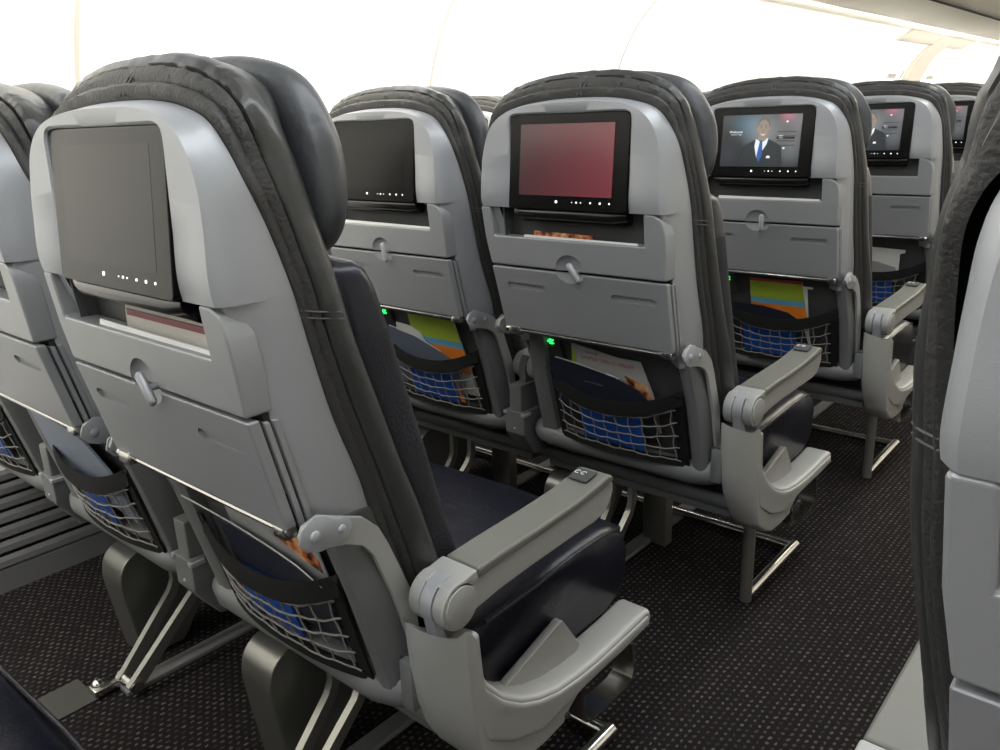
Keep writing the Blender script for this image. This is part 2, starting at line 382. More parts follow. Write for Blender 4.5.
# ------------------------------------------------------------------ seat profile (measured in the row template: u across, y forward, z up)
KEYS = [ # Cu Cz Cy | Su Sz Sy | Lu Lz Ly | Ou Oz
 (.180,.46,.500, .191,.46,.560, .224,.46,.605, .126,.46),
 (.183,.58,.450, .191,.58,.527, .225,.58,.568, .126,.58),
 (.185,.64,.432, .194,.64,.511, .221,.64,.549, .126,.64),
 (.185,.72,.412, .194,.72,.484, .217,.72,.526, .126,.72),
 (.184,.80,.398, .194,.80,.465, .216,.80,.501, .126,.80),
 (.182,.86,.381, .194,.86,.452, .213,.86,.488, .126,.86),
 (.180,.92,.383, .190,.92,.435, .203,.92,.478, .126,.92),
 (.175,.955,.385, .185,.960,.421, .196,.963,.471, .126,.968),
 (.162,.987,.386, .169,.992,.416, .184,1.004,.464, .126,1.002),
 (.137,1.011,.387, .146,1.015,.414, .159,1.037,.465, .116,1.011),
 (.100,1.0245,.388, .104,1.028,.414, .121,1.060,.467, .085,1.012),
 (.050,1.030,.389, .052,1.0345,.414, .060,1.0735,.469, .042,1.012),
 (.000,1.031,.389, .000,1.036,.414, .000,1.0755,.469, .000,1.012)]
def find_t(z):
    lo, hi = 0, 7.0
    for _ in range(40):
        m_ = (lo+hi)/2
        if cr(KEYS, m_)[1] < z: lo = m_
        else: hi = m_
    return lo
def stations(t0, n):
    R = [cr(KEYS, lerp(t0, len(KEYS)-1, k/(n-1))) for k in range(n)]
    return R
def full(pts):   # right half list bottom->top, mirrored down the left
    return pts + [(-p[0], p[1], p[2]) for p in reversed(pts[:-1])]
YR = ([.58, .612, .737, .80, .857, .95, 1.03], [.428, .419, .391, .384, .379, .385, .390])
def yr(z): return interp(YR[0], YR[1], z)

def sm(x, a, b):
    t = max(0., min(1., (x-a)/(b-a))); return t*t*(3-2*t)
def flare(x, y, z, k=.13, z0=.76, z1=.87):
    if x >= 0: return (x, y, z)
    w_ = max(sm(-x, .134, .165), sm(z, 1.010, 1.018)); return (x*(1+k*w_*sm(z, z0, z1)), y, z)
def flare_l(x, y, z):
    return (x*(1+.13*sm(z, .50, .80)+.06*sm(z, .80, .95)), y, z) if x < 0 else (x, y, z)
def flare_p(x, y, z): return flare(x, y, z, .10, .66, .87)
def build_back(root):
    # --- back shell: arch round the monitor and the side bands
    st = stations(find_t(0.851), 60); mb = MB()
    def col(s, kind):
        Cu, Cz, Cy, Su, Sz, Sy, Lu, Lz, Ly, Ou, Oz = s
        if kind == 'od': return (Ou, Cy+0.022, Oz)
        if kind == 'o': return (Ou, Cy-0.0005, Oz)
        if kind == 'o2': return (Ou+0.003*(1 if Oz < 1.008 else 0), Cy-0.003, Oz+(0.003 if Oz >= 1.008 else 0))
        if kind == 'c0': return (lerp(Ou, Cu, .92), Cy-0.003, lerp(Oz, Cz, .92))
        if kind == 'c1': return (Cu, Cy+0.002, Cz)
        if kind == 'c2': return (lerp(Cu, Su, .3)+.001, Cy+0.010, lerp(Cz, Sz, .3))
        if kind == 'm': return (lerp(Cu, Su, .7)+.001, lerp(Cy, Sy, .6), lerp(Cz, Sz, .7))
        if kind == 's': return (Su, Sy, Sz)
        if kind == 'sd': return (Su-.02*(1 if Sz < .99 else .6), Sy+.012, Sz-(.0 if Sz < .97 else .012))
    order = ['od', 'o', 'o2', 'c0', 'c1', 'c2', 'm', 's', 'sd']
    def fl(p, k_):
        if k_ in ('od', 'o', 'o2'): return (p[0]-.0065, p[1], p[2])
        return (p[0]*(1+.13*sm(p[2], .76, .87)) if p[0] < 0 else p[0], p[1], p[2])
    rings = [[fl(p, k_) for p in full([col(s, k_) for s in st])] for k_ in order]
    mb.loft(rings, closed=False, caps=False)
    # underside of the two side legs of the arch
    for sg in (1, -1):
        e = [mb.bm.verts.new(fl((sg*col(st[0], k_)[0],)+col(st[0], k_)[1:], k_)) for k_ in ('od', 'o', 'o2', 'c0', 'c1', 'c2')]
        mb.bm.faces.new(e)
    # side bands below the arch
    t1 = find_t(0.851); t0 = find_t(0.575)
    for sg in (1, -1):
        rr = []
        for k in range(16):
            s = cr(KEYS, lerp(t0, t1, k/15)); Cu, Cz, Cy, Su, Sz, Sy = s[:6]
            hi = Cz > .775
            rr.append([(sg*(Cu-.035), Cy+(.004 if hi else .035), Cz), (sg*(Cu-.004), Cy+(.004 if hi else .006), Cz), (sg*(Cu+.001), Cy+.014, Cz), (sg*(lerp(Cu, Su, .7)+.001), lerp(Cy, Sy, .6), Cz), (sg*Su, Sy, Cz), (sg*(Su-.02), Sy+.012, Cz)])
        mb.loft([[fl(p, 'm') for p in r_] for r_ in rr], closed=False, caps=False)
    mb.build('back_shell', silver, root, ang=40)
    # --- leather wrap round the edge of the shell
    st = stations(0, 110); mb = MB()
    prof_q = [(0.0, -.004), (.03, .0015), (.10, .0035), (.19, .0025), (.26, .0005), (.33, .0028), (.46, .0032), (.50, .0004), (.54, .003), (.68, .0045), (.85, .0035), (1.0, 0.0)]
    rings = []
    rnd = random.Random(7); wr = [[rnd.uniform(-1, 1) for _ in range(260)] for _ in range(14)]
    for qi, (q, h) in enumerate(prof_q):
        r = []
        for si, s in enumerate(st):
            S = Vector((s[3], s[5], s[4])); Lp = Vector((s[6], s[8], s[7]))
            d = Lp-S; outv = Vector((d.x, 0, d.z)); ol = max(outv.length, 1e-5); ov = outv/ol
            nrm = (ov*d.y - Vector((0, 1, 0))*ol); nrm = nrm.normalized()
            wv = wr[qi][si//2]*0.0009*(1 if s[4] > .99 else 0.25) if 0 < q < 1 else 0
            hh = h*(1+1.6*sm(s[4], .97, 1.01)); bul = .0085*sm(s[4], .97, 1.01)*math.sin(math.pi*min(1, q))
            r.append(tuple(S + d*q + nrm*(hh+wv+bul)))
        rings.append(full(r))
    def fwdring(dy, inn):
        r = []
        for s in st:
            Lp = Vector((s[6], s[8], s[7])); c = Vector((0, Lp.y, min(Lp.z, .93))); dv = (c-Lp); dv.y = 0
            l = max(dv.length, 1e-6); fz = 1-.75*sm(Lp.z, .99, 1.05); p = Lp + dv*min(inn*fz/l, .95); p.y += dy; r.append(tuple(p))
        return full(r)
    for dy, inn in ((.005, .003), (.012, .011), (.018, .022), (.021, .05), (.023, .12)): rings.append(fwdring(dy, inn))
    mb.loft(rings, closed=False, caps=False)
    for f in mb.bm.faces: f.material_index = 0
    nst = len(rings[0])-1
    mb.bm.faces.ensure_lookup_table()
    for i, f in enumerate(mb.bm.faces): f.material_index = 1 if (i//nst) < 7 else 0
    mb.map(flare_l)
    cover = mb.build('leather_cover', [leather, leather_r], root, ang=50)
    # stitched join low on each side, seam at the crown
    def wrap_pt(s_, q, h):
        S = Vector((s_[3], s_[5], s_[4])); Lp = Vector((s_[6], s_[8], s_[7])); d_ = Lp-S; o_ = Vector((d_.x, 0, d_.z)); ol = max(o_.length, 1e-5)
        n_ = ((o_/ol)*d_.y - Vector((0, 1, 0))*ol).normalized(); return S+d_*q+n_*h
    for zz in (.836, .829):
        s_ = cr(KEYS, find_t(zz))
        for sg in (1, -1):
            pts = []
            for q in [k/10 for k in range(11)]:
                q = .03+.95*q; p = wrap_pt(cr(KEYS, find_t(zz-.006*q)), q, .0014+.0026*math.sin(q*math.pi)); pts.append((sg*p.x, p.y, p.z))
            MB().tube(pts, .0009, 6).map(flare_l).build('stitching', stitch_m, cover)
    s_ = (0, 0, 0, 0, 1.032, .418, .0, 1.064, .452)
    for x0 in (-.004, .004):
        pts = []
        for q in [k/10 for k in range(10)]:
            dz, dy = .0395, .055; hb = .0045+.0095*math.sin(math.pi*q); p = Vector((x0, .414+dy*q-.58*hb, 1.036+dz*q+.81*hb)); pts.append(tuple(p))
        MB().tube(pts, .0012, 6).build('crown_seam', stitch_m, cover)
    # --- lower panel with the literature slot
    def face_map(x, y, z): return (x, yr(z)+y, z)
    P = [(-.186, .7415), (.186, .7415), (.188, .785), (.1875, .815), (.185, .832), (.178, .844), (.166, .8500), (.147, .8505), (.147, .797), (-.166, .797), (-.166, .8505), (-.1865, .8505), (-.188, .79)]
    mb = MB().prism(P, 0, .032, 'y', .0035, 3, fn=face_map).map(flare_p); lp = mb.build('lower_panel', silver_d, root)
    P = [(-.186, .612), (.187, .612), (.187, .7375), (-.187, .7375)]
    mb = MB().prism(P, 0, .014, 'y', .003, 3, fn=face_map).map(flare_p); tr = mb.build('tray_table', tray_m, root)
    # recesses: latch dimple and the two finger slots
    cut = MB().sphere((-.008, yr(.74)-.002, .74), 1, (.032, .0095, .032), u=32, v=20).build('cut', tray_m)
    cut2 = MB()
    for cx, hw in ((-.118, .043), (.118, .043)):
        P = [(cx-hw, .702), (cx-hw+.006, .696), (cx+hw, .696), (cx+hw+.004, .700), (cx+hw, .708), (cx-hw+.004, .708)]
        cut2.prism(P, -.004, .0048, 'y', 0, fn=face_map)
    cut2 = cut2.build('cut', tray_m)
    for q in (lp, tr): q.modifiers.clear()
    boolean(lp, [cut]); boolean(tr, [cut, cut2]); kill(cut, cut2)
    for q in (lp, tr):
        m = q.modifiers.new('wn', 'WEIGHTED_NORMAL'); m.keep_sharp = True; m.weight = 80
    la = MB().box(-.0065, .0065, -.012, -.002, -.021, .021, .0055, 3)
    la.cyl((0, .0), .004, -.004, .007, 'y')
    la = la.build('latch', hub_m, tr, seat=False); la.location = (0.006, yr(.741)-YO, .741); la.rotation_euler = (0, math.radians(-38), 0)
    # tray arms seen on the flank
    for d0, d1 in ((.0165, .0235), (.0265, .034)):
        for sg in (1, -1):
            mb = MB().prism([(sg*.172, .603), (sg*.188, .603), (sg*.188, .733), (sg*.172, .733)], d0, d1, 'y', .002, 2, fn=face_map).map(flare_p)
            mb.build('tray_arm', silver_d, tr)
    mb = MB().prism([(-.183, .605), (.183, .605), (.183, .79), (-.183, .79)], .015, .045, 'y', 0, fn=face_map); mb.build('tray_backing', groove_m, lp)
    # rail and pivots under the tray
    mb = MB(); mb.tube([(-.150, .425, .6075), (.165, .425, .6075)], .0045, 10)
    mb.box(-.176, -.146, .415, .434, .599, .616, .003).box(.163, .186, .417, .433, .600, .614, .003)
    mb.tube([(-.185, .425, .6075), (-.150, .425, .6075)], .007, 12)
    mb.build('tray_rail', chrome, tr)
    # --- monitor
    mon = MB()
    def tm(x, y, z): return (x, lerp(.372, .3885, (z-.85)/.17)+y, z)
    R_ = .012; P = []
    for cx, cz, a0 in ((.1185-R_, 1.0115-R_, 0), (-.1305+R_, 1.0115-R_, 90), (-.1305+R_*.5, .851+R_*.5, 180), (.1185-R_*.5, .851+R_*.5, 270)):
        rr = R_ if cz > .9 else R_*.5
        for k in range(6):
            a = math.radians(a0+18*k); P.append((cx+rr*math.cos(a), cz+rr*math.sin(a)))
    mon.prism(P, .0, .028, 'y', .0018, 2, fn=tm)
    mon = mon.build('monitor', bezel_m, root)
    mb = MB(); mb.tube([(-.122, .390, .845), (-.10, .3865, .843), (.09, .3865, .843), (.113, .390, .845)], [.010, .0115, .0115, .010], 14)
    mb.box(-.118, .110, .392, .415, .826, .850, .006, 2)
    mb.build('monitor_lip', black_m, mon)
    scr = MB().prism([(-.106, .8755), (.090, .8755), (.090, .995), (-.106, .995)], -.0002, .002, 'y', 0, fn=tm).build('screen', glass_m, mon)
    mb = MB()
    for x, r in ((-.023, .0024), (.0106, .0008), (.020, .0015), (.029, .0009), (.0487, .0015), (.068, .0018), (.0865, .0014)):
        mb.cyl((x, .8655), r, -.0008, .001, 'y', n=14)
    mb.map(tm); mb.build('touch_buttons', white_led, mon)
    # --- dark niche behind the monitor
    mb = MB(); n_ = [(-.158, .790), (.158, .790), (.158, .862), (-.158, .862)]
    mb.prism(n_, .034, .040, 'y', 0, fn=face_map)
    for sg in (1, -1): mb.prism([(sg*.1565, .792), (sg*.1595, .792), (sg*.1595, .862), (sg*.1565, .862)], .010, .036, 'y', 0, fn=face_map)
    mb.build('literature_slot', niche_m, root)
    # --- hinge links from the shell down to the seat frame
    Lk = [(.418,.610),(.424,.622),(.444,.627),(.468,.616),(.499,.603),(.520,.582),(.532,.557),(.549,.513),(.562,.480),(.572,.400),(.556,.400),(.543,.452),(.534,.484),(.520,.522),(.509,.552),(.496,.569),(.475,.580),(.445,.588),(.426,.598)]
    for sg in (1, -1):
        mb = MB().prism(Lk, sg*.2035, sg*.2105, 'x', .002, 2); lk = mb.build('hinge_link', arm_m, root)
        Hp = [(.415,.606),(.420,.620),(.436,.629),(.450,.625),(.462,.617),(.478,.613),(.484,.602),(.478,.591),(.462,.588),(.440,.588),(.424,.594)]
        mb = MB().prism(Hp, sg*.2098, sg*.2122, 'x', .001, 2)
        mb.sphere((sg*.2118, .435, .607), .0068, (.5, 1, 1)).sphere((sg*.2118, .469, .602), .0052, (.5, 1, 1)); mb.build('hinge_plate', hub_m, lk)
    # --- lower back: dark pocket panel, grey side members, rounded bottom bar
    def my(z): return interp([.36, .60], [.527, .466], z)
    mb = MB().prism([(my(.605)+.014, .605), (my(.365)+.014, .365), (.565, .36), (.585, .45), (.535, .60)], -.178, .196, 'x', .002)
    pb = mb.build('back_panel', panel_dark, root)
    for a0, a1 in ((.174, .203), (-.182, -.136)):
        rr = []
        for z in [lerp(.35, .592, k/10) for k in range(11)]:
            y = my(z); c_ = .010*max(0, (z-.5)/.1); u0, u1 = (a0-c_, a1-c_) if a0 > 0 else (a0+c_, a1+c_)
            rr.append([(u0, y+.006, z), (u0+.004, y-.001, z), (u0+.012, y-.003, z), (u1-.012, y-.003, z), (u1-.004, y-.001, z), (u1, y+.006, z), (u1, y+.05, z), (u0, y+.05, z)])
        MB().loft(rr).build('side_member', frame_grey, root)
    mb = MB(); mb.tube([(-.200, .560, .350), (-.185, .545, .350), (-.165, .538, .349), (.165, .538, .349), (.19, .545, .350), (.208, .562, .350)], .025, 16)
    mb.build('bottom_bar', frame_grey, root)
    # small outlet panel with its green plug lamp
    mb = MB().prism([(-.150, .535), (-.095, .535), (-.102, .596), (-.150, .596)], -.004, .006, 'y', .0015, 2, fn=lambda x, y, z: (x, my(z)+.012+y, z))
    op = mb.build('outlet_panel', panel_dark, pb)
    f = lambda x, y, z: (x, my(z)+.006+y, z)
    mb = MB().box(-.130, -.122, 0, .003, .575, .578).box(-.124, -.117, 0, .003, .571, .582).box(-.119, -.113, 0, .003, .572, .574).box(-.119, -.113, 0, .003, .579, .581)
    mb.map(f); mb.build('outlet_lamp', green_led, pb)
    # --- net pocket
    hw = .142; uc = .022
    def ztop(u): return .466 + .032*(abs(u)/hw)**2.2 + .006*u/hw
    def nety(u, z):
        b_ = max(0.0, 1-(abs(u)/hw)**2.4); v = max(0., min(1., (z-.372)/.125)); return my(z)-.004-.026*b_*(.35+.65*math.sin(min(1, v*.62+.35)*math.pi/2))
    mb = MB()
    nu, nz = 9, 5
    for i in range(nu+1):
        u = lerp(-hw+.012, hw-.016, i/nu); pts = []
        for k in range(13):
            z = lerp(.374, ztop(u)-.004, k/12); pts.append((u+.0022*math.sin(i*2.1+k*1.3), nety(u, z), z))
        mb.tube(pts, .0013, 6)
    for j in range(nz):
        pts = []
        for k in range(34):
            u = lerp(-hw+.004, hw-.006, k/33); z = lerp(.376, ztop(u)-.014, j/(nz-1)); z -= .0022*abs(math.sin((u+hw-.012)/(2*hw-.028)*nu*math.pi)); pts.append((u, nety(u, z)-.0008, z+.0012*math.sin(j*3+k*.7)))
        mb.tube(pts, .0014, 6)
    mb.map(lambda x, y, z: (x+uc, y, z)); net = mb.build('net_pocket', net_m, root)
    mb = MB(); rr = []
    for k in range(27):
        u = lerp(-hw-.004, hw+.010, k/26); zt = ztop(u); y = nety(max(-hw, min(hw, u)), zt)
        rr.append([(u, y-.0015, zt-.012), (u, y-.0022, zt+.006), (u, y-.0010, zt+.017), (u, y+.0012, zt+.017), (u, y+.0012, zt-.012)])
    mb.loft(rr)
    for u0, u1 in ((hw-.012, hw+.010), (-hw-.004, -hw+.008)):
        rr = [[(u0, nety(hw, z)-.002, z), (u1, nety(hw, z)-.002, z), (u1, nety(hw, z)+.002, z), (u0, nety(hw, z)+.002, z)] for z in [lerp(.366, .515, k/8) for k in range(9)]]
        mb.loft(rr)
    rr = [[(u, nety(u, .37)-.002, .362), (u, nety(u, .37)-.002, .378), (u, nety(u, .37)+.004, .378), (u, nety(u, .37)+.004, .362)] for u in [lerp(-hw, hw, k/16) for k in range(17)]]
    mb.loft(rr); mb.map(lambda x, y, z: (x+uc, y, z)); mb.build('pocket_hem', hem_m, net)
    # --- headrest pad
    H = [(.0, .870), (.09, .871), (.145, .875), (.178, .886), (.196, .905), (.205, .930), (.207, .960), (.202, .990), (.190, 1.015), (.171, 1.041), (.144, 1.060), (.10, 1.072), (.05, 1.0775), (0, 1.078)]
    H = spl(H, 40); out = [(u, z) for u, z in H] + [(-u, z) for u, z in reversed(H[1:-1])]
    cz = .97; rr = []
    for y, s_ in ((.490, .70), (.492, .88), (.495, .955), (.501, .99), (.509, 1.0), (.519, .985), (.529, .945), (.540, .88), (.551, .79), (.560, .68), (.566, .55), (.569, .35)):
        rr.append([(u*s_, y, cz+(z-cz)*(1-(1-s_)*.8)) for u, z in out])
    MB().loft(rr).build('headrest', leather_h, root, ang=60)
    # --- backrest pad
    Z = [.40, .44, .505, .575, .66, .737, .80, .845, .865, .876, .880]
    FY = [.668, .66, .642, .622, .600, .580, .564, .552, .545, .536, .520]
    BY = [.60, .60, .588, .572, .545, .521, .503, .496, .494, .494, .496]
    WD = [.205, .214, .214, .213, .212, .210, .209, .206, .200, .186, .150]
    rr = []
    for k in range(60):
        z = lerp(.40, .880, k/59); fy, by, wd = interp(Z, FY, z), interp(Z, BY, z), interp(Z, WD, z); r_ = min(.016, (fy-by)*.48); ring = []
        for cx, cyy, a0 in ((wd-r_, by+r_, -90), (wd-r_, fy-r_, 0), (-wd+r_, fy-r_, 90), (-wd+r_, by+r_, 180)):
            for q in range(5):
                a = math.radians(a0+22.5*q); ring.append((cx+r_*math.cos(a), cyy+r_*math.sin(a), z))
        rr.append(ring)
    mb = MB().loft(rr)
    for f in mb.bm.faces: f.material_index = 1 if f.calc_center_median().z > .80 else 0
    bk = mb.build('backrest', [navy_side, navy], root, ang=60)
    # --- seat cushion
    CP = [(.575, .30), (.575, .375), (.60, .398), (.66, .400), (.76, .403), (.86, .408), (.93, .409), (.965, .402), (.992, .384), (1.003, .352), (.998, .310), (.982, .280), (.94, .262), (.80, .262), (.62, .270)]
    cyc, czc = .80, .335; rr = []
    for t in [-1, -.99, -.965, -.93, -.85, -.7, -.5, -.25, 0, .25, .5, .7, .85, .93, .965, .99, 1]:
        e = 1 - .030*max(0, (abs(t)-.90)/.10)**2.2*4; u = .234*t
        rr.append([(u, cyc+(y-cyc)*(e*.5+.5), czc+(z-czc)*e+(.008*(1-t*t) if z > .39 else 0)) for y, z in CP])
    cu = MB().loft(rr).build('seat_cushion', navy, root, ang=50)
    mb = MB(); pts = [(.231, y, z) for y, z in ((.66, .395), (.76, .397), (.86, .402), (.93, .4015), (.960, .397))] + [(.226, .980, .390), (.22, .990, .386), (0, .993, .390), (-.22, .990, .386), (-.226, .980, .390)] + [(-.231, y, z) for y, z in ((.960, .397), (.93, .4015), (.86, .402), (.76, .397), (.66, .395))]
    mb.tube(pts, .0032, 8); mb.build('piping', navy, cu)
    # seat pan and its side beams
    mb = MB().box(-.225, .225, .60, .95, .238, .266, .006); 
    mb.build('seat_pan', frame_grey, root)

HUB = (.570, .484)
def arm_meshes(sg):
    """armrest parts for one side, as (name, mb, material, children)"""
    res = {}
    body = [(.575, .509), (.62, .511), (.70, .512), (.78, .515), (.85, .521), (.874, .525), (.884, .519), (.886, .505), (.876, .490), (.866, .480), (.84, .4745), (.78, .474), (.70, .472), (.64, .469), (.60, .464), (.585, .459), (.57, .470)]
    mb = MB().prism(body, sg*.2285, sg*.2775, 'x', .004, 3)
    mb.cyl(HUB, .0298, sg*.2245, sg*.2425, 'x', 40, .003).cyl(HUB, .0298, sg*.2625, sg*.2805, 'x', 40, .003).cyl(HUB, .023, sg*.243, sg*.262, 'x', 30)
    mb.prism([(.553, .510), (.600, .517), (.600, .500), (.560, .495)], sg*.2245, sg*.2805, 'x', .003, 2)
    res['armrest'] = (mb, arm_m)
    padp = [(.602, .5165), (.66, .519), (.74, .521), (.80, .524), (.85, .530), (.872, .5345), (.882, .530), (.8845, .522), (.87, .519), (.84, .514), (.74, .508), (.66, .506), (.602, .502)]
    res['armrest_pad'] = (MB().prism(padp, sg*.2265, sg*.2795, 'x', .0055, 3), arm_pad)
    cp = MB().prism([(.838, .5300), (.866, .5345), (.866, .5375), (.838, .533)], sg*.2330, sg*.2640, 'x', .0012, 1)
    res['control_panel'] = (cp, panel_dark)
    gl = MB()
    for x0 in (.2405, .2505):
        gl.tube([(sg*(x0+.0035*math.cos(a)), .852+.0045*math.sin(a), .5372) for a in [math.radians(40+28*k) for k in range(11)]], .0007, 5)
    res['control_symbol'] = (gl, paper_w)
    cap = MB().cyl(HUB, .0245, sg*.2800, sg*.2825, 'x', 40, .001)
    res['hub_cap'] = (cap, arm_m)
    return res
def add_armrest(root, sg, pad=True):
    a = arm_meshes(sg); o = a['armrest'][0].build('armrest', a['armrest'][1], root)
    for k_ in ('armrest_pad', 'control_panel', 'hub_cap', 'control_symbol'):
        a[k_][0].build(k_, a[k_][1], o)
    return o
def add_shroud(root, sg):
    top = [(.477, .466), (.490, .462), (.505, .454), (.530, .443), (.552, .436), (.575, .438), (.581, .424), (.592, .391), (.608, .360), (.636, .326), (.670, .300), (.705, .282), (.745, .269), (.79, .263), (.84, .261), (.90, .263), (.972, .268), (.985, .264), (.990, .252)]
    bot = [(.984, .240), (.955, .236), (.90, .233), (.842, .231), (.795, .228), (.772, .215), (.758, .200), (.715, .196), (.668, .198), (.632, .214), (.590, .246), (.545, .280), (.515, .312), (.494, .350), (.482, .400), (.477, .440)]
    def taper(u, y, z):
        t = max(0., min(1., (u-.229)/.0545)); ym = .528+.046*t**1.8
        if y < .60:
            y = ym + (y-.477)/(.60-.477)*(.60-ym); z -= .027*t*sm(z, .38, .46)*(1-sm(y, .56, .585))
        if u > .2831: u = .2824+(u-.2824)*sm(y, .572, .64)
        return (sg*u, y, z)
    def slices(poly, sl):
        n = len(poly); rr = []
        for u, e in sl:
            ring = []
            for k in range(n):
                a, b_, c_ = Vector(poly[k-1]), Vector(poly[k]), Vector(poly[(k+1) % n])
                d1 = (b_-a).normalized(); d2 = (c_-b_).normalized(); t_ = (d1+d2).normalized(); nn = Vector((t_.y, -t_.x))
                p = b_ + nn*e; ring.append(taper(u, p.x, p.y))
            rr.append(ring)
        return rr
    def dense(poly):
        o_ = []
        for k in range(len(poly)):
            a, b_ = poly[k], poly[(k+1) % len(poly)]; L_ = math.hypot(b_[0]-a[0], b_[1]-a[1]); m_ = max(1, int(L_/.012))
            o_ += [(lerp(a[0], b_[0], q/m_), lerp(a[1], b_[1], q/m_)) for q in range(m_)]
        return o_
    full_ = dense(top+bot)
    mb = MB().loft(slices(full_, [(.229, .004), (.2305, .0015), (.233, 0), (.24, 0), (.248, 0), (.256, 0), (.264, 0), (.271, 0), (.2765, .0004), (.280, .0018), (.2822, .004), (.2830, .007)]))
    # moulded body above the lower rim
    pl = [(.480, .460), (.505, .449), (.530, .438), (.553, .431), (.570, .431), (.576, .415), (.587, .386), (.603, .354), (.632, .320), (.667, .293), (.703, .275), (.745, .262), (.79, .256), (.84, .254), (.90, .256), (.975, .259), (.980, .243), (.90, .237), (.842, .236), (.80, .234), (.757, .229), (.708, .225), (.651, .245), (.593, .285), (.545, .332), (.513, .376), (.482, .42)]
    mb.loft(slices(dense(pl), [(.276, 0), (.2832, 0), (.2848, .001), (.2858, .003), (.2862, .006)]))
    o = mb.build('side_shroud', arm_m, root)
    mb = MB().prism([(.655, .292), (.796, .331), (.802, .329), (.843, .268), (.83, .255), (.68, .262)], sg*.236, sg*.250, 'x', .003, 2); mb.build('shroud_fin', arm_m, o)
    # strap that climbs round the hub
    pts = [(HUB[0]+.0305*math.cos(a), HUB[1]+.0305*math.sin(a)) for a in [math.radians(70+12*k) for k in range(13)]]
    ins = [(HUB[0]+.022*math.cos(a), HUB[1]+.022*math.sin(a)) for a in [math.radians(70+12*k) for k in range(13)]]
    poly = pts + [(.550, .435), (.565, .435)] + list(reversed(ins))
    mb = MB().prism(poly, sg*.2435, sg*.2615, 'x', .001, 1); mb.build('hub_strap', hub_m, o)
    mb = MB().cyl((.762, .213), .0045, sg*.281, sg*.2865, 'x', 16); mb.cyl((.545, .40), .006, sg*.205, sg*.230, 'x', 16); mb.build('shroud_screw', groove_m, o)
    mb = MB().box(*sorted((sg*.211, sg*.232)), .530, .575, .34, .405, .003).build('shroud_bracket', frame_grey, o)
    return o
def add_post(root, sg):
    c_ = sg*.2525
    def B(x0, x1): return sorted((sg*x0, sg*x1))
    mb = MB().box(*B(.2355, .2695), .512, .585, .365, .452, .004)
    mb.prism([(.508, .392), (.508, .34), (.545, .285), (.60, .285), (.60, .392)], sg*.2255, sg*.279, 'x', .004, 2)
    mb.prism([(HUB[0]-.030, .44), (HUB[0]-.0315, .484), (HUB[0]-.022, .505), (HUB[0], .513), (HUB[0], .44)], sg*.2435, sg*.2615, 'x', .001)
    o = mb.build('armrest_post', frame_grey, root)
    MB().sphere((c_, .509, .352), .0035).build('post_screw', hub_m, o)
    for a_, b_ in ((.222, .232), (.272, .283)): MB().box(*B(a_, b_), .506, .53, .383, .390, .001).build('post_tab', hub_m, o)
    return o

